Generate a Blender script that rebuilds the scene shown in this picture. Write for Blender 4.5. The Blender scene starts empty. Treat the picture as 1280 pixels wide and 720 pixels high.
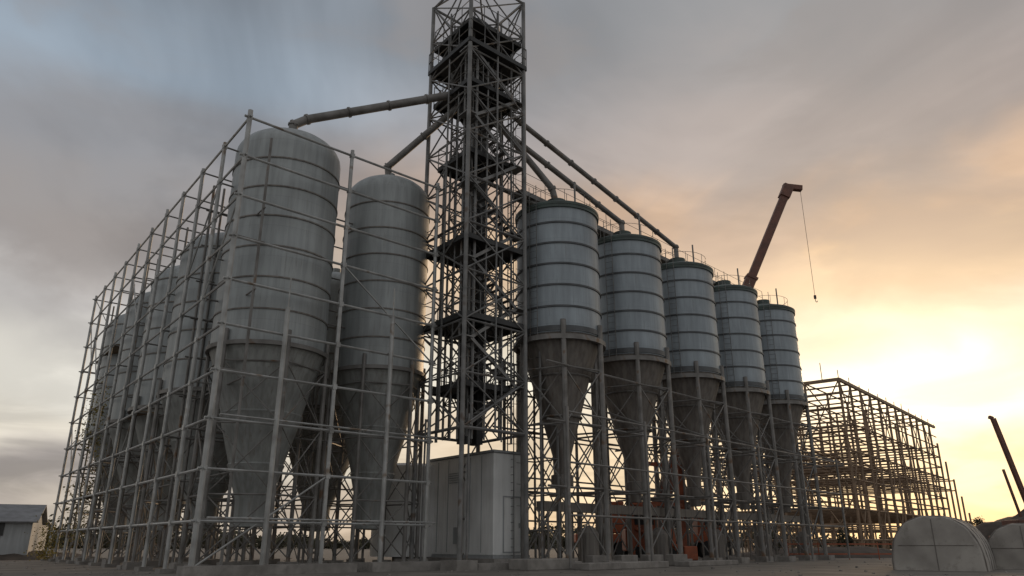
import bpy, math, random
from mathutils import Vector, Matrix
random.seed(7)
sc=bpy.context.scene
R=math.radians
V=Vector
# ---------------------------------------------------------------- materials
def mat(name,c1,c2=None,scale=2.0,rough=.6,metal=0.0,streak=False,bump=.0,bscale=30,panels=None,spots=None,lite=False):
    m=bpy.data.materials.new(name); m.use_nodes=True
    nt=m.node_tree; N=nt.nodes; L=nt.links; b=N['Principled BSDF']
    c2=c2 or tuple(x*.7 for x in c1)
    tc=N.new('ShaderNodeTexCoord'); mp=N.new('ShaderNodeMapping')
    L.new(tc.outputs['Object'],mp.inputs[0])
    if streak: mp.inputs['Scale'].default_value=(3,3,.25)
    n=N.new('ShaderNodeTexNoise'); n.inputs['Scale'].default_value=scale*(.5 if lite else 1); n.inputs['Detail'].default_value=2 if lite else 4
    L.new(mp.outputs[0],n.inputs['Vector'])
    r=N.new('ShaderNodeValToRGB'); r.color_ramp.elements[0].position=.32; r.color_ramp.elements[1].position=.62
    r.color_ramp.elements[0].color=(*c2,1); r.color_ramp.elements[1].color=(*c1,1)
    if lite and spots:
        e=r.color_ramp.elements.new(.72); e.color=(*spots,1)
    L.new(n.outputs['Fac'],r.inputs[0]); col=r.outputs[0]
    if not lite:
        n2=N.new('ShaderNodeTexNoise'); n2.inputs['Scale'].default_value=.45; n2.inputs['Detail'].default_value=3
        L.new(tc.outputs['Object'],n2.inputs['Vector'])
        mr=N.new('ShaderNodeMapRange'); mr.inputs[1].default_value=.3; mr.inputs[2].default_value=.7; mr.inputs[3].default_value=.8; mr.inputs[4].default_value=1.12
        L.new(n2.outputs['Fac'],mr.inputs[0])
        mx=N.new('ShaderNodeVectorMath'); mx.operation='SCALE'; L.new(col,mx.inputs[0]); L.new(mr.outputs[0],mx.inputs['Scale']); col=mx.outputs[0]
    if panels:
        s=N.new('ShaderNodeSeparateXYZ'); L.new(tc.outputs['Object'],s.inputs[0])
        a=N.new('ShaderNodeMath'); a.operation='ARCTAN2'; L.new(s.outputs[1],a.inputs[0]); L.new(s.outputs[0],a.inputs[1])
        a2=N.new('ShaderNodeMath'); a2.operation='MULTIPLY'; a2.inputs[1].default_value=panels[2]; L.new(a.outputs[0],a2.inputs[0])
        cb=N.new('ShaderNodeCombineXYZ'); L.new(a2.outputs[0],cb.inputs[0]); L.new(s.outputs[2],cb.inputs[1])
        bk=N.new('ShaderNodeTexBrick'); bk.inputs['Scale'].default_value=1; bk.inputs['Brick Width'].default_value=panels[0]; bk.inputs['Row Height'].default_value=panels[1]
        bk.inputs['Mortar Size'].default_value=.008; bk.inputs['Color1'].default_value=(1,1,1,1); bk.inputs['Color2'].default_value=(.92,.93,.94,1); bk.inputs['Mortar'].default_value=(.82,.82,.82,1)
        L.new(cb.outputs[0],bk.inputs['Vector'])
        mm=N.new('ShaderNodeMixRGB'); mm.blend_type='MULTIPLY'; mm.inputs[0].default_value=1
        L.new(col,mm.inputs[1]); L.new(bk.outputs[0],mm.inputs[2]); col=mm.outputs[0]
    if spots and not lite:
        n3=N.new('ShaderNodeTexNoise'); n3.inputs['Scale'].default_value=3.0; n3.inputs['Detail'].default_value=5; n3.inputs['Roughness'].default_value=.7
        L.new(mp.outputs[0],n3.inputs['Vector'])
        r3=N.new('ShaderNodeMapRange'); r3.inputs[1].default_value=.54; r3.inputs[2].default_value=.72; r3.inputs[4].default_value=.7
        L.new(n3.outputs['Fac'],r3.inputs[0])
        m3=N.new('ShaderNodeMixRGB'); L.new(r3.outputs[0],m3.inputs[0]); L.new(col,m3.inputs[1]); m3.inputs[2].default_value=(*spots,1); col=m3.outputs[0]
    L.new(col,b.inputs['Base Color'])
    b.inputs['Roughness'].default_value=rough; b.inputs['Metallic'].default_value=metal
    if bump:
        nb=N.new('ShaderNodeTexNoise'); nb.inputs['Scale'].default_value=bscale; nb.inputs['Detail'].default_value=3
        L.new(tc.outputs['Object'],nb.inputs['Vector'])
        bp=N.new('ShaderNodeBump'); bp.inputs['Strength'].default_value=bump; L.new(nb.outputs['Fac'],bp.inputs['Height']); L.new(bp.outputs[0],b.inputs['Normal'])
    return m
M={}
M['siloR']=mat('silo_paint_blue_grey',(.31,.35,.38),(.25,.28,.305),1.4,.45,.15,True,.05,1.2,panels=(1.7,1.04,2.0),spots=(.19,.20,.21))
M['siloL']=mat('silo_steel_grey',(.36,.38,.38),(.28,.295,.295),1.4,.5,.12,True,.07,1.0,panels=(1.75,1.28,2.2),spots=(.22,.22,.21))
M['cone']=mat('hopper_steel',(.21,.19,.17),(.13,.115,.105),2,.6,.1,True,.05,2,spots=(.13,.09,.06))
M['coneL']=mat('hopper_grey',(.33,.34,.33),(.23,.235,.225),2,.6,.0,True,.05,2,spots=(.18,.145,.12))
M['band']=mat('hoop_dark',(.09,.095,.10),(.06,.062,.065),3,.5,.2,lite=True)
M['rim']=mat('rim_green_grey',(.065,.09,.08),(.05,.06,.055),3,.5,.2,lite=True)
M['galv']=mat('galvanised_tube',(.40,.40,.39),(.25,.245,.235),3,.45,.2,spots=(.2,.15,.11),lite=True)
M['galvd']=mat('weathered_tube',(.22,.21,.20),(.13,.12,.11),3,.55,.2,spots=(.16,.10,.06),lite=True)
M['steel']=mat('tower_steel',(.21,.205,.20),(.12,.118,.115),3,.5,.2,spots=(.12,.09,.07),lite=True)
M['dark']=mat('dark_steel',(.05,.05,.05),(.03,.03,.03),3,.6,.2,lite=True)
M['rust']=mat('rusty_frame',(.27,.18,.115),(.16,.11,.07),2,.65,.1,lite=True)
M['white']=mat('white_cladding',(.74,.74,.73),(.66,.66,.65),1.2,.5,0,True,spots=(.5,.48,.45))
M['conc']=mat('concrete',(.28,.26,.24),(.19,.175,.16),2.5,.9,0,False,.3,12,spots=(.14,.13,.12))
M['hut']=mat('hut_fabric',(.40,.37,.335),(.29,.265,.24),1.1,.85,0,False,.2,5,spots=(.20,.18,.16))
M['red']=mat('crane_red',(.17,.07,.048),(.11,.05,.035),2,.55,.1,spots=(.08,.05,.035))
M['orange']=mat('machine_orange',(.36,.09,.035),(.22,.06,.025),2,.55,.05,spots=(.14,.06,.035))
M['rubber']=mat('rubber',(.03,.03,.03),(.02,.02,.02),5,.9,lite=True)
M['glass']=mat('dark_glass',(.03,.035,.04),(.02,.02,.02),1,.1,lite=True)
M['shed']=mat('shed_cladding',(.36,.37,.38),(.29,.30,.30),2,.6,.1,True)
M['roof']=mat('shed_roof',(.24,.24,.25),(.17,.17,.17),2,.6,.2)
M['leaf']=mat('foliage_dark',(.075,.07,.04),(.04,.038,.025),3,.9,lite=True)
M['vine']=mat('foliage_yellow',(.26,.19,.035),(.12,.10,.02),4,.8,lite=True)
M['wood']=mat('timber',(.22,.16,.10),(.13,.09,.06),4,.85,0,True,lite=True)
M['earth']=mat('earth_heap',(.08,.062,.05),(.05,.04,.032),2,.95,0,False,.6,6)
# ---------------------------------------------------------------- mesh builder
class MB:
    def __init__(s): s.v=[]; s.f=[]
    def tube(s,p,q,r,n=6,r2=None,cap=True):
        p=V(p);q=V(q); d=q-p
        if d.length<1e-5: return
        d.normalize(); a=V((0,0,1)) if abs(d.z)<.95 else V((1,0,0))
        x=d.cross(a).normalized(); y=d.cross(x); b=len(s.v); r2=r if r2 is None else r2
        for c,rr in ((p,r),(q,r2)):
            for i in range(n):
                t=2*math.pi*i/n; s.v.append(c+x*(rr*math.cos(t))+y*(rr*math.sin(t)))
        for i in range(n):
            j=(i+1)%n; s.f.append((b+i,b+j,b+n+j,b+n+i))
        if cap:
            s.f.append(tuple(b+i for i in range(n))[::-1]); s.f.append(tuple(b+n+i for i in range(n)))
    def path(s,pts,r,n=6):
        for a,b in zip(pts[:-1],pts[1:]): s.tube(a,b,r,n)
    def box(s,c,sz,ax=(1,0,0),ay=None,az=(0,0,1)):
        c=V(c); ax=V(ax).normalized(); az=V(az).normalized(); ay=V(ay).normalized() if ay else az.cross(ax).normalized()
        b=len(s.v); hx,hy,hz=[k/2 for k in sz]
        for i in (-1,1):
            for j in (-1,1):
                for k in (-1,1): s.v.append(c+ax*hx*i+ay*hy*j+az*hz*k)
        for f in ((0,1,3,2),(4,6,7,5),(0,4,5,1),(2,3,7,6),(0,2,6,4),(1,5,7,3)): s.f.append(tuple(b+k for k in f))
    def beam(s,p,q,w,h):
        p=V(p);q=V(q);d=(q-p); az=V((0,0,1)) if abs(d.normalized().z)<.95 else V((0,1,0))
        ay=az.cross(d).normalized(); az2=d.normalized().cross(ay)
        s.box((p+q)/2,(d.length,w,h),d,ay,az2)
    def lathe(s,cx,cy,prof,n=56):
        b=len(s.v)
        for r,z in prof:
            for i in range(n):
                t=2*math.pi*i/n; s.v.append(V((cx+r*math.cos(t),cy+r*math.sin(t),z)))
        for k in range(len(prof)-1):
            for i in range(n):
                j=(i+1)%n; s.f.append((b+k*n+i,b+k*n+j,b+(k+1)*n+j,b+(k+1)*n+i))
    def ring(s,cx,cy,rad,z,w,h,n=56):
        s.lathe(cx,cy,[(rad,z-h/2),(rad+w,z-h/2),(rad+w,z+h/2),(rad,z+h/2),(rad,z-h/2)],n)
    def ringtube(s,cx,cy,rad,z,r,n=24):
        P=[V((cx+rad*math.cos(2*math.pi*i/n),cy+rad*math.sin(2*math.pi*i/n),z)) for i in range(n+1)]
        s.path(P,r,5)
    def build(s,name,m,parent=None,origin=None,smooth=False,bevel=0):
        o=V(origin) if origin is not None else (parent.location.copy() if parent else V((0,0,0)))
        me=bpy.data.meshes.new(name); me.from_pydata([tuple(v-o) for v in s.v],[],s.f); me.materials.append(M[m]); me.update()
        ob=bpy.data.objects.new(name,me); sc.collection.objects.link(ob)
        if smooth:
            for p in me.polygons: p.use_smooth=True
            me.set_sharp_from_angle(angle=R(35))
        if parent: ob.parent=parent
        else: ob.location=o
        if bevel:
            md=ob.modifiers.new('b','BEVEL'); md.width=bevel; md.segments=2; md.limit_method='ANGLE'
        return ob
def empty(name,loc):
    e=bpy.data.objects.new(name,None); e.location=V(loc); e.empty_display_size=.3; sc.collection.objects.link(e); return e
H=.95
u=V((-.62,.785,0)).normalized(); v=V((.74,.67,0)).normalized()
Z=V((0,0,1))
# ---------------------------------------------------------------- ground
g=MB(); g.v=[V((-1500,-300,0)),V((1500,-300,0)),V((1500,2500,0)),V((-1500,2500,0))]; g.f=[(0,1,2,3)]
M['ground']=mat('ground_hardstanding',(.19,.172,.15),(.125,.11,.095),.5,.95,0,False,.35,6,spots=(.09,.08,.07))
g.build('ground','ground')
gr=MB()
for i in range(500):
    y=random.uniform(22,60); x=random.uniform(-.75,.8)*y; s=random.uniform(.03,.07)*(1 if random.random()<.95 else 1.8)
    a=random.uniform(0,3); gr.box((x,y,s*.2),(s*1.6,s,s*.8),(math.cos(a),math.sin(a),random.uniform(-.3,.3)))
gr.build('gravel','conc')
# ---------------------------------------------------------------- silos
def legs(mb,c,rad,ztop,n,r,levels,xb=.035,rot=0.3):
    P=[V((c[0]+rad*math.cos(rot+2*math.pi*i/n),c[1]+rad*math.sin(rot+2*math.pi*i/n),0)) for i in range(n)]
    for i,p in enumerate(P):
        q=P[(i+1)%n]
        mb.tube(p+Z*.25,p+Z*ztop,r,8)
        for z in levels: mb.tube(p+Z*z,q+Z*z,xb*1.3,5)
        zz=[.4]+list(levels)
        for a,b in zip(zz[:-1],zz[1:]):
            mb.tube(p+Z*a,q+Z*b,xb,5); mb.tube(q+Z*a,p+Z*b,xb,5)
    return P
ZT=16.35; ZB=10.0
def silo_right(c,k):
    x,y=c; e=empty('grain_silo',(x,y,0)); Rr=2.0; zt=ZT; zb=ZB
    b=MB(); b.lathe(x,y,[(Rr,zb),(Rr,zt)]); b.build('shell','siloR',e,smooth=True)
    t=MB(); t.lathe(x,y,[(Rr+.10,zt-.05),(Rr+.10,zt+.08),(Rr-.1,zt+.2),(.5,zt+.7),(.5,zt+1.0),(0.01,zt+1.05)]); t.ring(x,y,Rr,zt-.12,.08,.16); t.build('roof','rim',e,smooth=True)
    w=MB(); nb=6
    for i in range(nb): w.ring(x,y,Rr,zb+.17+1.04*i,.05,.085 if i else .24)
    w.build('hoops','band',e,smooth=True)
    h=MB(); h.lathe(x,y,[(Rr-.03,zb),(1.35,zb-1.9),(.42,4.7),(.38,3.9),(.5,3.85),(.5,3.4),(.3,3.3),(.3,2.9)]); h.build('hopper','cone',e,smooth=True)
    l=MB(); P=legs(l,c,Rr+.06,zb+.55,6,.125,(3.2,5.9,8.4),rot=.55+k*.02)
    l.ring(x,y,Rr+.02,zb-.25,.16,.22)
    for z,r0 in ((8.2,1.4),(6.4,.95)): l.ringtube(x,y,r0,z,.05)
    l.build('support_legs','galvd',e)
    f=MB()
    for p in P: f.box(p+Z*.14,(.75,.75,.3),v)
    f.build('footings','conc',e)
    r=MB()
    r.ringtube(x,y,Rr-.3,zt+.9,.014)
    for i in range(9):
        a=2*math.pi*i/9+k; p=V((x+(Rr-.3)*math.cos(a),y+(Rr-.3)*math.sin(a),zt+.1)); r.tube(p,p+Z*.8,.014,4)
    a=-2.2+.1*k; d=V((math.cos(a),math.sin(a),0)); s=V((-d.y,d.x,0)); q=V((x,y,0))+d*(Rr+.14)
    for sd in (-.2,.2): r.tube(q+s*sd+Z*(zb-.3),q+s*sd+Z*(zt+1),.018,4)
    z=zb
    while z<zt+.4: r.tube(q+s*.2+Z*z,q-s*.2+Z*z,.011,4); z+=.33
    r.tube(V((x+.9,y-.5,zt+.4)),V((x+.9,y-.5,zt+1.8)),.05,5); r.tube(V((x-1,y+.6,zt+.4)),V((x-1,y+.6,zt+1.5)),.03,5)
    r.build('railing_and_ladder','steel',e)
S=[V((2.25+3.91*i,34.3+4.09*i,0)) for i in range(5)]
for k,c in enumerate(S): silo_right((c.x,c.y),k)

def silo_left(c,apex,k,Rr=2.2):
    x,y=c; e=empty('grain_silo',(x,y,0)); zt=apex-1.35; zb=8.0 if k<2 else 7.0
    b=MB(); pr=[(Rr,zb),(Rr,zt)]
    for i in range(1,9):
        a=i/8*math.pi/2*.93; pr.append((Rr*math.cos(a),zt+1.25*math.sin(a)))
    pr+= [(.25,zt+1.3),(.25,zt+1.6),(.01,zt+1.62)]
    b.lathe(x,y,pr); b.build('shell','siloL',e,smooth=True)
    w=MB(); z=zb+.1
    while z<zt+.2: w.ring(x,y,Rr-.01,z,.045,.06); z+=1.28
    w.build('hoops','cone',e,smooth=True)
    q=Rr/2.2; dz=zb-2.5
    h=MB(); h.lathe(x,y,[(Rr,zb),(Rr-.12,zb-.25),(1.95*q,zb-dz*.14),(1.9*q,zb-dz*.155),(1.5*q,zb-dz*.42),(1.56*q,zb-dz*.43),(1.5*q,zb-dz*.45),(1.0*q,zb-dz*.76),(1.05*q,zb-dz*.77),(1.0*q,zb-dz*.79),(.62,2.5),(.6,1.9),(.7,1.85),(.7,1.55),(.01,1.5)])
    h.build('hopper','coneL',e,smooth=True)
    l=MB(); P=legs(l,c,Rr+.1,zb+.6,6,.085,(2.6,5.1,7.4) if k<2 else (2.6,5.1),xb=.028,rot=.1+k*.3); l.ring(x,y,Rr+.02,zb+.05,.12,.16)
    l.build('support_legs','galvd',e)
    f=MB()
    for p in P: f.box(p+Z*.14,(.6,.6,.3),v)
    f.build('footings','conc',e)
L1=V((-9.74,29,0)); L2=V((-6.0,32.9,0))
silo_left((L1.x,L1.y),18.0,0); silo_left((L2.x,L2.y),17.9,1,2.0)
for n in range(1,5):
    c=L1+V((-.62,.785,0))*(5.25*n)+V((-.2,-.1,0)); silo_left((c.x,c.y),14.9,n+1,2.3)
c=L2+u*5.4; silo_left((c.x,c.y),14.5,2)
# ---------------------------------------------------------------- scaffolding (left)
def frame(mb,o,d,length,bay,h,lift,r,rl,diag=True,z0=.15,rnd=.5,pd=.55):
    n=int(round(length/bay)); P=[o+d*(length*i/n) for i in range(n+1)]
    for p in P: mb.tube(p+Z*z0,p+Z*(h+.15+random.random()*rnd),r,7)
    z=lift
    while z<=h+.01:
        mb.tube(P[0]+Z*z-d*.2,P[-1]+Z*z+d*.2,rl,6)
        z+=lift
    if diag:
        for i in range(n):
            z=lift*(i%2)
            while z+lift*2<=h+.01:
                if random.random()<pd:
                    a,b=(P[i],P[i+1]) if random.random()<.5 else (P[i+1],P[i])
                    mb.tube(a+Z*max(z,.2),b+Z*(z+lift*2),rl*.7,5)
                z+=lift*2
    return P
def couplers(mb,P,h,lift,s=.17):
    for p in P:
        z=lift
        while z<=h+.01: mb.box(p+Z*z,(s,s,s*1.1),v); z+=lift
C=V((-10.1,25,0)); HS=16.5
sf=empty('scaffolding',C)
a=MB()
PA=frame(a,C,u,28.9,2.9,HS,1.65,.08,.05,rnd=.2,pd=.25)
PB=frame(a,C,v,9.0,4.5,HS,1.65,.08,.05,rnd=.2,pd=.35)
a.tube(C+Z*.1,C+Z*(HS+.3),.10,8)
couplers(a,PA+PB[1:],HS,1.65)
a.build('outer_tubes','galv',sf)
a=MB()
inn=1.15
PA2=frame(a,C+v*inn+u*.6,u,28.2,5.8,HS-.4,3.3,.055,.034,rnd=.1,pd=.0)
PD=frame(a,C+v*6.3+u*6,u,22.9,2.9,HS-.8,1.65,.06,.036,rnd=.1)
frame(a,C+u*28.9,v,6.3,2.1,HS,1.65,.06,.036,rnd=.1)
frame(a,C+u*5.9+v*.6,v,8.8,2.7,HS-.6,1.65,.06,.036,rnd=.1,pd=.3)
frame(a,C+u*17+v*.6,v,5.7,2.0,HS-.6,1.65,.05,.032,rnd=.1,pd=.3)
for i,p in enumerate(PA):
    for z in (4.95,9.9,14.85,HS):
        a.tube(p+Z*z,p+v*6.3+Z*z,.04,5)
    for j in range(1,10,3):
        a.tube(p+Z*(1.65*j+.06),p+v*inn+Z*(1.65*j+.06),.03,5)
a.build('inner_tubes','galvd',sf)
a=MB()
PR=[]
for s,hh in ((2.2,9.2),(6.75,9.8)):
    p=C+v*s-u*.35; PR.append(p); a.tube(p+Z*.1,p+Z*hh,.09,8); a.tube(p+Z*hh,p+Z*(hh+1.2),.025,5)
    for z in (1.65,3.3,4.95,6.6,8.25): a.tube(p+Z*z,p+u*.4+Z*z,.03,5)
for z in (1.75,5.05): a.tube(C-u*.35+v*.2+Z*z,C-u*.35+v*9.2+Z*z,.035,5)
a.build('front_props','galv',sf)
a=MB()
for p in PA+PA2+PB: a.box(p+Z*.07,(.5,.5,.16),v)
a.box(C+v*2.6-u*.35+Z*.15,(6.0,.7,.3),v); a.box(C+v*8.0-u*.35+Z*.16,(3.6,.8,.32),v)
a.build('base_pads','conc',sf)
a=MB()
for (i0,i1,z) in ((4,5,6.65),(7,9,11.6),(7,9,3.35)):
    p=PA[i0]+v*inn*.5+Z*(z+.08); q=PA[i1]+v*inn*.5+Z*(z+.08); a.beam(p,q,.7,.05)
a.build('deck_boards','wood',sf)
# ---------------------------------------------------------------- vines on far scaffold
vn=MB()
def leafcloud(mb,c,sx,sy,sz,n,s):
    for i in range(n):
        t=random.gauss(0,.45),random.gauss(0,.45),random.gauss(0,.45)
        p=V(c)+V((t[0]*sx,t[1]*sy,t[2]*sz))
        if p.z<.05: p.z=random.uniform(.05,.6)
        d=V((random.gauss(0,1),random.gauss(0,1),random.gauss(0,1))).normalized(); e=d.orthogonal().normalized(); f=d.cross(e)
        ss=s*random.uniform(.5,1.3); b=len(mb.v)
        mb.v+= [p-e*ss*.5,p+f*ss*.35,p+e*ss*.5,p-f*ss*.35]; mb.f.append((b,b+1,b+2,b+3))
for k in range(22):
    s=random.uniform(20.0,25.5); z=random.uniform(.5,9)
    c=C+u*s+v*random.uniform(.0,.7)+Z*z; leafcloud(vn,c,.6,.6,1.2,110,.12)
for k in range(7):
    leafcloud(vn,C+u*random.uniform(25,28.6)-v*.4+Z*random.uniform(.3,1.8),.8,.8,.7,110,.12)
vn.build('climbing_vine','vine')
# ---------------------------------------------------------------- elevator tower
F=V((-2.0,30,0)); sT=3.5; HT=28.0
T=empty('elevator_tower',F+(u+v)*(sT/2))
def lattice(mb,o,s,h,lift,rc,rb,z0=0,zx=0):
    Q=[o,o+v*s,o+v*s+u*s,o+u*s]
    for q in Q: mb.tube(q+Z*z0,q+Z*h,rc,8)
    z=zx+lift
    while z<=h+.01:
        for i in range(4):
            p,q=Q[i],Q[(i+1)%4]
            mb.tube(p+Z*z,q+Z*z,rb*1.15,5)
            mb.tube(p+Z*(z-lift),q+Z*z,rb,5); mb.tube(q+Z*(z-lift),p+Z*z,rb,5)
        z+=lift
    return Q
a=MB(); Q=lattice(a,F,sT,HT,2.26,.10,.04,0,5.4)
mid=[(Q[i]+Q[(i+1)%4])/2 for i in range(4)]
for i in range(4): a.tube(Q[i]+Z*5.4,Q[(i+1)%4]+Z*5.4,.07,6)
for m_ in mid: a.tube(m_+Z*5.4,m_+Z*(HT-1.5),.05,6)
top=F+(u+v)*(sT/2)
for i in range(4):
    a.tube(Q[i]+Z*HT,top+Z*(HT+1.6),.05,6); a.tube(Q[i]+Z*(HT-.05),Q[(i+1)%4]+Z*(HT-.05),.06,6)
    a.tube(mid[i]+Z*(HT-2.3),Q[i]+Z*HT,.04,5); a.tube(mid[i]+Z*(HT-2.3),Q[(i+1)%4]+Z*HT,.04,5)
    a.tube(mid[i]+Z*(HT-2.3),mid[(i+1)%4]+Z*(HT-2.3),.04,5)
xa=F+v*(sT+.9)
for o in (0,1.3):
    for w_ in (0,1.6): a.tube(xa+v*o*.8+u*w_+Z*.1,xa+v*o*.8+u*w_+Z*10.5,.06,6)
z=1.5
while z<10.5:
    for w_ in (0,1.6): a.tube(xa+u*w_+Z*z,xa+u*w_+v*1.04+Z*z,.035,5); a.tube(xa+u*w_+Z*(z-1.4),xa+u*w_+v*1.04+Z*z,.028,5)
    a.tube(xa+Z*z,xa+u*1.6+Z*z,.035,5); a.tube(xa+v*1.04+Z*z,xa+v*1.04+u*1.6+Z*z,.035,5); z+=1.5
a.build('outer_lattice','steel',T)
a=MB()
o2=F+(u+v)*.85; lattice(a,o2,1.8,HT-1.2,1.5,.055,.028,5.2,5.2)
for p,r in ((F+v*.7+u*.3,.07),(F+v*1.3+u*.2,.05),(F+u*.7+v*.25,.05),(F+u*2.2+v*.2,.07),(F+v*2.9+u*.3,.06),(F+v*2.3+u*.25,.04),(F+u*1.3+v*.3,.04)):
    a.tube(p+Z*5.0,p+Z*random.uniform(17,25.5),r,6)
a.tube(F+v*.5+u*.2+Z*.1,F+v*.5+u*.2+Z*6,.05,6); a.tube(F+u*2.6-v*.1+Z*.1,F+u*2.6-v*.1+Z*6,.05,6)
a.build('inner_lattice','steel',T)
a=MB()
for off in (.55,1.15):
    p=o2+u*.9+v*off; a.box(p+Z*15.0,(.34,.62,20.0),v)
hp=top+Z*25.6
a.box(hp,(1.7,.9,1.0),v)
hv=V(v); hu=V(u)
b0=len(a.v); n=14
for sd in (-.45,.45):
    for i in range(n+1):
        t=math.pi*i/n; a.v.append(hp+Z*.5+hv*(.85*math.cos(t))+Z*(.7*math.sin(t))+hu*sd)
for i in range(n): a.f.append((b0+i,b0+i+1,b0+n+2+i,b0+n+1+i))
a.f.append(tuple(range(b0,b0+n+1))); a.f.append(tuple(range(b0+n+1,b0+2*n+2))[::-1])
a.box(hp+v*1.1-Z*.2,(.5,.5,.5),v); a.tube(hp+v*1.3-Z*.2-u*.1,hp+v*1.3-Z*.2-u*.9,.25,12)
a.box(hp-v*.9-Z*1.1,(.8,.7,1.0),v); a.box(hp+v*.3-u*.8-Z*1.4,(.6,.6,.9),v)
a.box(top+Z*22.9,(1.5,1.1,.7),v); a.box(top+Z*21.6-v*.6,(.6,.7,1.2),v); a.box(top+Z*21.6+v*.7,(.6,.7,1.3),v)
pls=[(25.4,1.65),(24.0,1.85),(22.0,1.6),(18.4,1.35),(13.9,1.7),(10.3,1.7),(7.4,1.4)]
for z,hw in pls:
    a.box(top+Z*z,(2*hw,2*hw,.09),v,u)
    for i in range(4):
        d1=[v,u,-v,-u][i]; d2=[u,-v,-u,v][i]
        a.beam(top+d1*hw+d2*hw+Z*(z-.12),top+d1*hw-d2*hw+Z*(z-.12),.07,.2)
        a.tube(top+d1*hw+Z*(z-.1),top+d1*.8+Z*(z-1.0),.035,5); a.tube(top+d1*hw+d2*hw+Z*(z-.1),top+d1*.9+d2*.9+Z*(z-1.1),.035,5)
a.build('platforms_and_machinery','dark',T)
a=MB()
for z,hw in pls:
    for i in range(4):
        d1=[v,u,-v,-u][i]; d2=[u,-v,-u,v][i]
        for zz in (.5,1.05): a.tube(top+d1*hw+d2*hw+Z*(z+zz),top+d1*hw-d2*hw+Z*(z+zz),.024,4)
        for t in (-1,-.5,0,.5): a.tube(top+d1*hw+d2*hw*t+Z*z,top+d1*hw+d2*hw*t+Z*(z+1.05),.022,4)
z=5.6;k=0
while z<22.5:
    p=top-u*1.35+v*(1.3 if k%2 else -1.3)+Z*z; q=top-u*1.35-v*(1.3 if k%2 else -1.3)+Z*(z+1.8)
    for s in (-.3,.3): a.beam(p-u*s,q-u*s,.04,.14)
    a.tube(p+u*.33+Z*.95,q+u*.33+Z*.95,.022,4)
    for j in range(9):
        m_=p.lerp(q,(j+.5)/9); a.box(m_,(.22,.6,.03),v,u)
    a.box(q+Z*.02+v*(-.25 if k%2 else .25)*1,(.55,.8,.05),v,u)
    z+=1.8;k+=1
lp=F+v*(sT+.12)+u*1.2
for s in (-.22,.22): a.tube(lp+u*s+Z*.2,lp+u*s+Z*25,.025,4)
z=.5
while z<25:
    a.tube(lp+u*.22+Z*z,lp-u*.22+Z*z,.014,4); z+=.33
for z in [2.5+.9*i for i in range(25)]:
    pts=[lp+u*(.36*math.cos(t))+v*(.05+.7*math.sin(t))+Z*z for t in [math.pi*i/6 for i in range(7)]]
    a.path(pts,.014,4)
for t in (.8,1.57,2.3): a.tube(lp+u*(.36*math.cos(t))+v*(.05+.7*math.sin(t))+Z*2.5,lp+u*(.36*math.cos(t))+v*(.05+.7*math.sin(t))+Z*24.1,.014,4)
a.build('stairs_and_railings','steel',T)
a=MB()
for q in Q: a.box(q+Z*.18,(1.0,1.0,.38),v)
a.box(F+v*1.8-u*.2+Z*.12,(2.5,.6,.26),v); a.build('footings','conc',T)
# ---------------------------------------------------------------- spouts
def spout(pts,r,m='galvd'):
    a=MB(); e=empty('grain_spout',V(pts[0]))
    for p,q in zip(pts[:-1],pts[1:]):
        p=V(p);q=V(q); a.tube(p,q,r,14); L=(q-p).length; d=(q-p)/L
        k=max(1,int(L/1.9))
        for i in range(k+1):
            c=p+d*(L*i/k); a.tube(c-d*.04,c+d*.04,r+.05,14)
    a.build('pipe',m,e,smooth=True)
RT=ZT+.85
spout([top-v*.9+Z*22.2,V((-9.2,29.2,19.0)),V((-9.72,29.0,18.6)),V((-9.74,29.0,17.7))],.2)
spout([top-v*.9+u*.3+Z*21.6,V((-6.1,32.7,18.5)),V((-6.0,32.9,17.4))],.17)
spout([top+v*.9+Z*21.8,S[0]+Z*(RT+.8)+v*-.3,S[0]+Z*RT],.17)
spout([top+v*.8-u*.5+Z*22.2,S[2]+Z*(RT+1),S[2]+Z*RT],.14)
spout([top+v*.9-u*.2+Z*21.2,S[1]+Z*(RT+.8),S[1]+Z*RT],.15)
spout([top+v*.7+u*.3+Z*18.0,S[0]+V((-1,-.2,RT-.1))],.1)
# ---------------------------------------------------------------- catwalk along silo tops
cw=MB(); d=(S[4]-S[0]).normalized(); s=V((-d.y,d.x,0)); z=RT+.3
p=S[0]-d*2.0+s*.9+Z*z; q=S[4]+d*1.2+s*.9+Z*z
cw.beam(p,q,.8,.1)
for o in (-.4,.4):
    for zz in (.5,1.0): cw.tube(p+s*o+Z*zz,q+s*o+Z*zz,.016,4)
    L=(q-p).length
    for i in range(16): cw.tube(p+s*o+d*(L*i/15),p+s*o+d*(L*i/15)+Z*1.0,.016,4)
    cw.beam(p+s*o-Z*.1,q+s*o-Z*.1,.06,.25)
for c in S:
    for o in (-1.6,1.6): cw.tube(c+d*o*.5+s*.9+Z*(ZT+.2),c+d*o*.5+s*.9+Z*z,.05,5)
cw.build('catwalk','steel')
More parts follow.
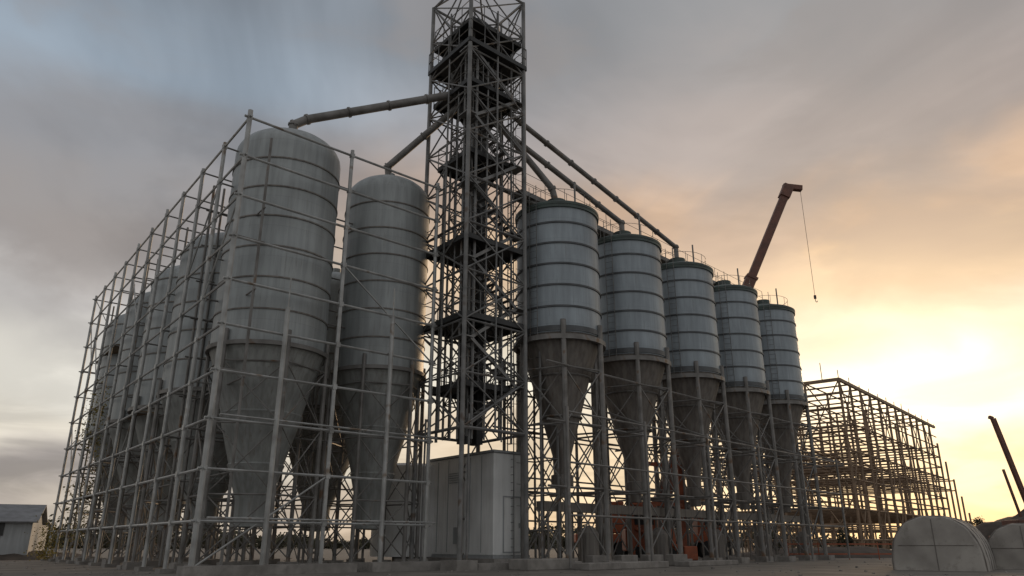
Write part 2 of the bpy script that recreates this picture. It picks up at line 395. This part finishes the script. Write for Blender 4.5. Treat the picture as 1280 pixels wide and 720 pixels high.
# ---------------------------------------------------------------- steelwork below right silos + conveyor
a=MB()
for off,rr in ((-3.0,.07),(3.2,.08)):
    n=11; P=[S[0]-d*3.2+s*off+d*(2.75*i) for i in range(n)]
    hh=9.6 if off>0 else 6.2
    for i,p in enumerate(P):
        if off<0 and i%2: continue
        a.tube(p+Z*.1,p+Z*hh,rr,7)
    for z_ in (2.0,4.0,6.0,8.0,9.5):
        if z_<hh: a.tube(P[0]+Z*z_,P[-1]+Z*z_,.045,5)
    for i in range(n-1):
        for z_ in (0.2,4.0):
            if z_+3.8<hh and (off>0):
                a.tube(P[i]+Z*z_,P[i+1]+Z*(z_+3.8),.035,5); a.tube(P[i+1]+Z*z_,P[i]+Z*(z_+3.8),.035,5)
for i in range(5):
    for z_ in (3.2,5.9,8.4):
        for o in (-1.6,1.6): a.tube(S[i]+s*o+Z*z_-d*2.8,S[i]+s*o+Z*z_+d*2.8,.05,5)
        a.tube(S[i]+s*-3.0+d*2.85+Z*min(z_,6),S[i]+s*3.2+d*2.85+Z*z_,.05,5)
e=empty('silo_support_frame',S[2]); a.build('bracing','galvd',e)
a=MB(); a.beam(S[0]-d*1.5+Z*2.5,S[4]+d*2.5+Z*2.5,.45,.4)
for i in range(12):
    p=S[0]-d*1.3+d*(2.25*i); a.tube(p+Z*.05+s*.25,p+Z*2.3+s*.25,.05,5); a.tube(p+Z*.05-s*.25,p+Z*2.3-s*.25,.05,5)
for c in S: a.lathe(c.x+1.2,c.y+.9,[(0.01,.1),(.45,.1),(.45,1.4),(.2,1.7),(.01,1.75)],16)
e=empty('drag_conveyor',S[2]+Z*2.5); a.build('casing','cone',e)
a=MB()
a.box(S[0]-s*3.0+d*.2+Z*.13,(5.5,.8,.26),d); a.box(S[1]-s*3.0+d*1.2+Z*.11,(4.5,.8,.22),d); a.box(V((1.2,31.2,.2)),(2.6,1.1,.4),v)
a.build('concrete_plinth','conc',bevel=.03)
# ---------------------------------------------------------------- white equipment housing
K=V((-.78,32.7,0)); W=empty('equipment_container',K)
a=MB()
cl=5.2; cen=K+u*cl/2+v*1.0; a.box(cen+Z*2.6,(2.0,cl,4.2),v,u)
a.build('body','white',W,bevel=.04)
a=MB(); cen2=V((-5.0,37.4,0))
a.lathe(cen2.x,cen2.y,[(1.7,.4),(1.7,4.3),(1.65,4.45),(1.2,4.6),(.01,4.7)],40); a.build('round_tank','white',W,smooth=True)
a=MB()
a.box(cen+Z*4.76,(2.14,cl+.14,.1),v,u); a.box(cen+Z*.44,(2.1,cl+.1,.12),v,u)
for i in range(1,6):
    a.box(K+u*(.866*i)-v*.012+Z*2.6,(.02,.035,4.0),v,u)
dc=K+v*1.05-u*.015
a.box(dc+Z*1.75,(.03,.03,2.3),v,u)
for zz in (.62,2.88): a.box(dc+Z*zz,(1.0,.03,.05),v,u)
for oo in (-.5,.5): a.box(dc+v*oo+Z*1.75,(.05,.03,2.3),v,u)
a.box(dc+v*.4-u*.03+Z*1.7,(.04,.06,.2),v,u)
a.box(K+u*2.6-v*.04+Z*1.3,(.12,.5,.7),v,u)
for zz in (3.6,3.7,3.8,3.9,4.0): a.box(K+u*3.0-v*.02+Z*zz,(.04,.8,.03),v,u)
a.build('trim_and_door','shed',W)
a=MB(); a.box(K+u*3.4+v*1.0+Z*.19,(3.0,8.2,.38),v,u); a.build('slab','conc',W)
# ---------------------------------------------------------------- mobile crane
D=58; cb=V((10.6,D,0)); CR=empty('mobile_crane',cb)
a=MB(); foot=V((10.8,D,3.3)); tip=V((23.7,D,29.8)); bd=(tip-foot).normalized()
Lb=(tip-foot).length; xs=[0,.36,.7,1.0]; ws=[1.0,.8,.62]
for i in range(3):
    a.beam(foot+bd*(Lb*xs[i]-(.3 if i else 0)),foot+bd*Lb*xs[i+1],ws[i],ws[i]*1.05)
    q=foot+bd*Lb*xs[i+1]; a.beam(q-bd*.25,q,ws[i]+.12,ws[i]*1.05+.12)
a.beam(tip-bd*.8,tip+bd*.4,.85,.85); a.beam(tip+V((-.3,0,.35)),tip+V((1.3,0,.15)),.5,.45)
a.build('boom','red',CR,bevel=.03)
a=MB(); a.box(cb+V((-.5,0,1.35)),(11,2.6,.6)); a.box(cb+V((-1.2,0,2.4)),(4.6,2.5,1.4)); a.box(cb+V((-3.2,0,3.3)),(1.6,2.4,1.2)); a.box(cb+V((3.9,0,2.3)),(2.0,2.4,1.6))
a.build('carrier','orange',CR,bevel=.06)
a=MB(); a.box(cb+V((1.6,-.85,2.9)),(1.6,.9,1.7)); a.box(cb+V((4.0,-1.22,2.6)),(1.2,.06,.7)); a.build('cab_glass','glass',CR)
a=MB()
for i in range(5):
    for sd in (-1.15,1.15):
        p=cb+V((-4.6+2.05*i,sd,.6)); a.tube(p-V((0,.25,0)),p+V((0,.25,0)),.6,20)
a.build('wheels','rubber',CR,smooth=True)
a=MB(); hx=tip+V((1.15,0,0)); a.tube(hx,hx-Z*9.6,.018,5); a.box(hx+V((0,0,-9.7)),(.16,.15,.3)); a.path([hx+V((0,0,-9.85)),hx+V((0,0,-10.05)),hx+V((.1,0,-10.15)),hx+V((.16,0,-10.02))],.025,6)
for sd in (-4.8,4.6):
    a.beam(cb+V((sd,-3,.9)),cb+V((sd,3,.9)),.3,.3); a.tube(cb+V((sd,-3,.05)),cb+V((sd,-3,1)),.12,8); a.tube(cb+V((sd,3,.05)),cb+V((sd,3,1)),.12,8)
a.tube(cb+V((-.3,0,2.4)),foot+bd*7,.2,10)
a.build('hook_ram_outriggers','dark',CR)
# ---------------------------------------------------------------- steel frame building on the right
C2=V((30.7,69,0)); dl=V((.64,.77,0)).normalized(); ds=V((-.77,.64,0)).normalized()
B=empty('steel_frame_building',C2)
a=MB(); HB=15.6
nl,ns=16,6; bl=3.3; bs=3.2
def hb(i):  return HB if i<12 else HB-2.8*(i-11)*.75
for i in range(nl+1):
    for j in range(ns+1):
        if 0<j<ns and i%2 and i>0: continue
        p=C2+dl*bl*i+ds*bs*j; a.beam(p,p+Z*hb(i),.18,.18)
for j in range(ns+1):
    z=1.3
    while z<=HB+.1:
        if j in (0,ns) or (int(z/1.3)%2==0):
            e_=nl if z<hb(nl) else 12
            a.tube(C2+ds*bs*j+Z*z,C2+ds*bs*j+dl*bl*e_+Z*z,.085,4)
        z+=1.3
for i in range(nl+1):
    z=1.3
    while z<=hb(i)+.1:
        if i in (0,nl,12) or (int(z/1.3)%3==0): a.tube(C2+dl*bl*i+Z*z,C2+dl*bl*i+ds*bs*ns+Z*z,.085,4)
        z+=1.3
for j in range(ns):
    for z in (0,5.2,10.4):
        if (j)%2==0:
            p=C2+ds*bs*j;q=p+ds*bs; a.tube(p+Z*z,q+Z*(z+5.2),.06,4); a.tube(q+Z*z,p+Z*(z+5.2),.06,4)
for i in range(nl-4):
    for z in (0,5.2,10.4):
        if i%2==0:
            p=C2+dl*bl*i;q=p+dl*bl; a.tube(p+Z*z,q+Z*(z+5.2),.06,4); a.tube(q+Z*z,p+Z*(z+5.2),.06,4)
a.beam(C2+Z*HB,C2+dl*bl*12+Z*HB,.25,.3); a.beam(C2+Z*HB,C2+ds*bs*ns+Z*HB,.25,.3)
a.tube(C2+ds*1.5+Z*HB,C2+ds*1.5+Z*(HB+1.8),.04,4)
for i in range(13):
    p=C2+dl*bl*i; a.tube(p+Z*HB,p+Z*(HB+random.uniform(.2,.9)),.04,4)
a.build('frame','rust',B)
# ---------------------------------------------------------------- huts (arched shelters)
def hut(o,ax,L,w,h,name='arched_shelter'):
    e=empty(name,o); ax=V(ax).normalized(); sd=V((-ax.y,ax.x,0)); a=MB(); n=26
    st=[(0,.93),(.04,.965),(.1,.985),(.25,.995),(.6,1.0),(1,1.0),(L*.5,1.0),(L-.6,1.0),(L-.3,.98),(L-.1,.95),(L,.9)]
    def prof(an): return math.copysign(abs(math.cos(an))**.82,math.cos(an)), max(0.0,math.sin(an))**.80
    for t,k in st:
        for i in range(n+1):
            an=math.pi*i/n; cx,sz=prof(an)
            wob=1+.008*math.sin(i*1.7+t*2)
            a.v.append(V(o)+ax*t+sd*(cx*w/2*k*wob)+Z*(sz*h*(k*.5+.5)*wob))
    m=n+1
    for j in range(len(st)-1):
        for i in range(n): a.f.append((j*m+i,j*m+i+1,(j+1)*m+i+1,(j+1)*m+i))
    a.f.append(tuple(range(m))[::-1]); a.f.append(tuple(range((len(st)-1)*m,len(st)*m)))
    a.build('shell','hut',e,smooth=True)
    r=MB()
    for t in (.06,.9,1.8,2.7,3.6):
        if t<L-.3:
            pts=[]
            for i in range(n+1):
                cx,sz=prof(math.pi*i/n)
                kk=.98 if t<.1 else 1.0
                pts.append(V(o)+ax*t+sd*(cx*w/2*kk)+Z*(sz*h*kk))
            r.path(pts,.028 if t<.1 else .02,5)
    r.tube(V(o)-ax*.01,V(o)-ax*.01+Z*h*.93,.016,4)
    r.tube(V(o)-ax*.01-sd*w*.4+Z*h*.45,V(o)-ax*.01+sd*w*.4+Z*h*.45,.012,4)
    r.build('ribs','cone',e)
hut(V((16.1,30.0,0)),(.58,.81,0),4.4,3.2,2.0)
hut(V((20.4,31.4,0)),(.58,.81,0),4.0,2.8,1.75)
# ---------------------------------------------------------------- boom lift far right
bl_=V((32.4,50,0)); e=empty('boom_lift',bl_); a=MB()
a.box(bl_+V((0.2,0,1.1)),(3.4,2,.7)); a.box(bl_+V((.6,0,1.9)),(2.2,1.8,1.0)); a.build('chassis','red',e,bevel=.05)
a=MB(); a.beam(bl_+V((1.1,0,2.2)),bl_+V((-.2,0,8.9)),.24,.28); a.beam(bl_+V((.4,.2,2.6)),bl_+V((-.1,.2,5.6)),.12,.14); a.beam(bl_+V((-.2,0,8.9)),bl_+V((-.45,0,9.0)),.2,.2); a.beam(bl_+V((1.1,0,2.1)),bl_+V((1.6,0,3.3)),.25,.25); a.build('boom','red',e)
a=MB()
for x_ in (-1.1,1.4):
    for y_ in (-.95,.95): a.tube(bl_+V((x_,y_-.18,.45)),bl_+V((x_,y_+.18,.45)),.45,18)
a.build('wheels','rubber',e,smooth=True)
# ---------------------------------------------------------------- earth heaps, shed, tree line
def heap(c,sx,sy,h):
    a=MB(); n=26;m=18
    for j in range(m+1):
        for i in range(n+1):
            x=(i/n-.5)*2;y=(j/m-.5)*2; r=math.sqrt(x*x+y*y); z=max(0,1-r)**.8*h*(1+.25*math.sin(x*5+c[0])*math.cos(y*4))
            a.v.append(V((c[0]+x*sx+random.uniform(-.05,.05),c[1]+y*sy,z+random.uniform(-.05,.08)-.06)))
    for j in range(m):
        for i in range(n): k=j*(n+1)+i; a.f.append((k,k+1,k+n+2,k+n+1))
    a.build('earth_mound','earth',origin=c,smooth=True)
heap((37,56,0),6.0,4,4.2); heap((24,60,0),8,4,1.0); heap((-34,52,0),7,4,.9)
def gable(o,dx,L,w,h,rh,body,rf,e):
    dx=V(dx).normalized(); dy=V((-dx.y,dx.x,0)); a=MB(); o=V(o)
    b=[o-dx*L/2-dy*w/2,o+dx*L/2-dy*w/2,o+dx*L/2+dy*w/2,o-dx*L/2+dy*w/2]
    a.v=[p for p in b]+[p+Z*h for p in b]+[o-dx*L/2+Z*(h+rh),o+dx*L/2+Z*(h+rh)]
    a.f=[(0,1,5,4),(2,3,7,6),(1,2,6,9,5),(3,0,4,8,7)]
    a.build('walls',body,e)
    a=MB()
    for sgn in (-1,1):
        p=o+dy*sgn*w/2+Z*h; q=o+Z*(h+rh)
        n=((q-p).cross(dx)).normalized()
        if n.z<0: n=-n
        mdl=(p+q)/2+(p-q)*.04+n*.06; a.box(mdl,(L+.6,(q-p).length*1.08,.08),dx,(q-p),n)
    a.build('roof',rf,e)
    a=MB(); a.box(o-dy*(w/2+.03)-dx*L*.2+Z*1.4,(3,.06,2.7),dx)
    for t in (.05,.2,.35): a.box(o-dy*(w/2+.03)+dx*L*t+Z*1.9,(1.2,.06,.9),dx)
    a.build('door_and_windows','dark',e)
e=empty('farm_shed',(-38.5,50,0)); gable((-38.5,50,0),(.9,.45,0),14,7,2.3,1.1,'shed','roof',e)
e=empty('farm_shed',(-62,85,0)); gable((-62,85,0),(1,.2,0),18,9,3,1.6,'shed','roof',e)
tl=MB()
for i in range(380):
    x=random.uniform(-190,190); y=random.uniform(150,210); hgt=random.uniform(2.0,4.6)*(1+.5*math.sin(x*.05))
    for k in range(3):
        leafcloud(tl,(x+random.uniform(-2,2),y,hgt*random.uniform(.2,.75)),3.2,1.5,hgt*.45,40,.9)
tl.build('tree_line','leaf')
def tree(c,h,name='tree'):
    e=empty(name,c); c=V(c); a=MB(); lf=MB(); top_=c+Z*h*.75
    a.tube(c,top_,.14,8,r2=.04)
    for i in range(14):
        t=random.uniform(.3,1); p=c.lerp(top_,t); an=random.uniform(0,6.28); q=p+V((math.cos(an),math.sin(an),.8))*h*.2*(1.2-t*.5)
        a.tube(p,q,.05,5,r2=.015); leafcloud(lf,q,h*.1,h*.1,h*.09,110,.13)
    a.build('trunk','wood',e); lf.build('crown','leaf',e)
for c,h in (((-36,58,0),3.2),((44,74,0),3.6),((27,64,0),2.4),((-29,60,0),3.6),((52,80,0),3.8)): tree(c,h)
# ---------------------------------------------------------------- site clutter
def barrier(o,dx,n,m='orange'):
    e=empty('safety_barrier',o); a=MB(); o=V(o); dx=V(dx).normalized()
    for i in range(n+1): a.tube(o+dx*2*i,o+dx*2*i+Z*1.05,.03,5)
    for zz in (.35,.95): a.beam(o+Z*zz,o+dx*2*n+Z*zz,.03,.08)
    a.build('rails',m,e)
barrier((17.5,50,0),(1,.1,0),5)
a=MB()
for i in range(4): a.box(V((3.6+1.35*i,33.2+1.2*i,.25)),(1.1,.45,.5),v)
a.build('concrete_block_row','conc',bevel=.03)
e=empty('skid_loader',(7.2,41.5,0)); o=V((7.2,41.5,0)); a=MB()
a.box(o+Z*1.15,(2.6,1.5,1.1)); a.box(o+V((-.3,0,2.3)),(1.3,1.4,1.3)); a.beam(o+V((-1.2,-.8,1.9)),o+V((1.6,-.8,.7)),.16,.2); a.beam(o+V((-1.2,.8,1.9)),o+V((1.6,.8,.7)),.16,.2); a.box(o+V((2.0,0,.5)),(.7,1.8,.7))
a.build('body','orange',e,bevel=.06)
a=MB()
for x_ in (-.8,.8):
    for y_ in (-.9,.9): a.tube(o+V((x_,y_-.18,.42)),o+V((x_,y_+.18,.42)),.42,18)
a.box(o+V((-.3,-.71,2.35)),(1.0,.03,.9)); a.build('wheels_and_window','rubber',e)
a=MB()
for x_,y_ in ((6.2,40.5),(9.5,43.3),(8.4,44.5)): a.beam(V((x_,y_,0)),V((x_,y_,5.2)),.22,.22)
a.beam(V((6.2,40.5,5.1)),V((9.5,43.3,5.1)),.2,.2); a.beam(V((6.2,40.5,3.0)),V((9.5,43.3,3.0)),.2,.2)
a.build('orange_gantry','orange')
# ---------------------------------------------------------------- world
w=bpy.data.worlds.new('World'); sc.world=w; w.use_nodes=True; nt=w.node_tree; N=nt.nodes; Lk=nt.links; N.clear()
def math_(op,a,b=None,c=None,clamp=False):
    n=N.new('ShaderNodeMath'); n.operation=op; n.use_clamp=clamp
    for i,x in enumerate((a,b,c)):
        if x is None: continue
        if isinstance(x,(int,float)): n.inputs[i].default_value=x
        else: Lk.new(x,n.inputs[i])
    return n.outputs[0]
def mrange(x,a,b,c,d,sm=True):
    n=N.new('ShaderNodeMapRange'); n.interpolation_type='SMOOTHSTEP' if sm else 'LINEAR'
    Lk.new(x,n.inputs[0])
    for i,k in enumerate((a,b,c,d)): n.inputs[i+1].default_value=k
    return n.outputs[0]
def ramp(x,st):
    n=N.new('ShaderNodeValToRGB'); cr=n.color_ramp; cr.interpolation='EASE'
    cr.elements[0].position=st[0][0]; cr.elements[0].color=(*st[0][1],1); cr.elements[1].position=st[-1][0]; cr.elements[1].color=(*st[-1][1],1)
    for p,c in st[1:-1]:
        e_=cr.elements.new(p); e_.color=(*c,1)
    Lk.new(x,n.inputs[0]); return n.outputs[0]
def mix(f,a,b,bt='MIX'):
    n=N.new('ShaderNodeMixRGB'); n.blend_type=bt
    for i,x in enumerate((f,a,b)):
        if isinstance(x,(int,float)): n.inputs[i].default_value=x
        elif isinstance(x,tuple): n.inputs[i].default_value=(*x,1)
        else: Lk.new(x,n.inputs[i])
    return n.outputs[0]
tc=N.new('ShaderNodeTexCoord'); nv=N.new('ShaderNodeVectorMath'); nv.operation='NORMALIZE'; Lk.new(tc.outputs['Generated'],nv.inputs[0])
sp=N.new('ShaderNodeSeparateXYZ'); Lk.new(nv.outputs[0],sp.inputs[0]); x,y,z=sp.outputs
zc=math_('MAXIMUM',z,0.0); zz=math_('ADD',zc,.16)
cb_=N.new('ShaderNodeCombineXYZ'); Lk.new(math_('DIVIDE',x,zz),cb_.inputs[0]); Lk.new(math_('DIVIDE',y,zz),cb_.inputs[1])
def noise(vec,scale,det,dist,off,sc_=(1,1,1)):
    m_=N.new('ShaderNodeMapping'); m_.inputs['Location'].default_value=off; m_.inputs['Scale'].default_value=sc_; Lk.new(vec,m_.inputs[0])
    n=N.new('ShaderNodeTexNoise'); n.inputs['Scale'].default_value=scale; n.inputs['Detail'].default_value=det; n.inputs['Distortion'].default_value=dist; n.inputs['Roughness'].default_value=.52
    Lk.new(m_.outputs[0],n.inputs['Vector']); return n.outputs['Fac']
n1=noise(cb_.outputs[0],.75,3,.5,(3.1,1.7,0)); n2=noise(cb_.outputs[0],1.5,5,.6,(7.3,2.2,0)); n3=noise(nv.outputs[0],2.8,6,.4,(1,4,2),(1,1,1.9))
zp=math_('ADD',z,math_('MULTIPLY',math_('SUBTRACT',n1,.5),.14)); zp=math_('ADD',zp,math_('MULTIPLY',math_('SUBTRACT',n3,.5),.18))
cool=ramp(zp,[(0,(.50,.44,.38)),(.07,(.34,.30,.29)),(.13,(.72,.66,.57)),(.20,(.84,.80,.72)),(.28,(.56,.53,.51)),(.36,(.29,.265,.255)),(.44,(.26,.26,.275)),(.52,(.29,.345,.41)),(.64,(.23,.26,.30)),(1,(.34,.35,.37))])
warm=ramp(zp,[(0,(.66,.48,.31)),(.08,(.84,.65,.44)),(.17,(.98,.90,.74)),(.26,(.98,.83,.60)),(.33,(.90,.62,.36)),(.40,(.66,.45,.30)),(.48,(.42,.355,.32)),(.62,(.285,.275,.27)),(1,(.32,.32,.34))])
sd=V((.463,.868,.179)).normalized()
dt=N.new('ShaderNodeVectorMath'); dt.operation='DOT_PRODUCT'; Lk.new(nv.outputs[0],dt.inputs[0]); dt.inputs[1].default_value=sd
wf=mrange(dt.outputs['Value'],.62,.97,0,1)
col=mix(wf,cool,warm)
col=mix(1.0,col,mix(mrange(n2,.36,.64,0,1),(.80,.795,.79),(1.16,1.155,1.14)),'MULTIPLY')
bank=math_('MULTIPLY',mrange(n3,.48,.60,0,1),mrange(zc,.14,.28,0,1))
col=mix(math_('MULTIPLY',bank,.35),col,(.33,.28,.25))
gl=math_('POWER',math_('MAXIMUM',dt.outputs['Value'],0.0),60.0)
col=mix(math_('MULTIPLY',gl,.35),col,(.95,.64,.34),'ADD')
# grey fill added to the unseen sky behind the camera, brightens silo fronts
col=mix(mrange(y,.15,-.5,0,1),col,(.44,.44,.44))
sky=N.new('ShaderNodeTexSky'); sky.sky_type='NISHITA'; sky.sun_disc=False; sky.sun_elevation=R(10.3); sky.sun_rotation=R(28)
sk=N.new('ShaderNodeVectorMath'); sk.operation='SCALE'; Lk.new(sky.outputs[0],sk.inputs[0]); sk.inputs['Scale'].default_value=.01
col=mix(1.0,col,sk.outputs[0],'ADD')
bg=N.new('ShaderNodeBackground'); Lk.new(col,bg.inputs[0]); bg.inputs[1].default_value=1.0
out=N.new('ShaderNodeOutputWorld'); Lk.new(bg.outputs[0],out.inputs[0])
sl=bpy.data.lights.new('sun','SUN'); sl.energy=1.2; sl.angle=R(11); sl.color=(1,.68,.4); so=bpy.data.objects.new('sun',sl); sc.collection.objects.link(so)
so.rotation_euler=(-sd).to_track_quat('-Z','Y').to_euler()
# ---------------------------------------------------------------- camera
cam=bpy.data.cameras.new('camera'); co=bpy.data.objects.new('camera',cam); sc.collection.objects.link(co)
cam.sensor_width=36; cam.lens=36*931/1280; cam.clip_end=5000; co.location=(0,0,H); co.rotation_euler=(R(90+18.97),0,0)
sc.camera=co
sc.view_settings.view_transform='Standard'; sc.view_settings.look='None'; sc.view_settings.exposure=0
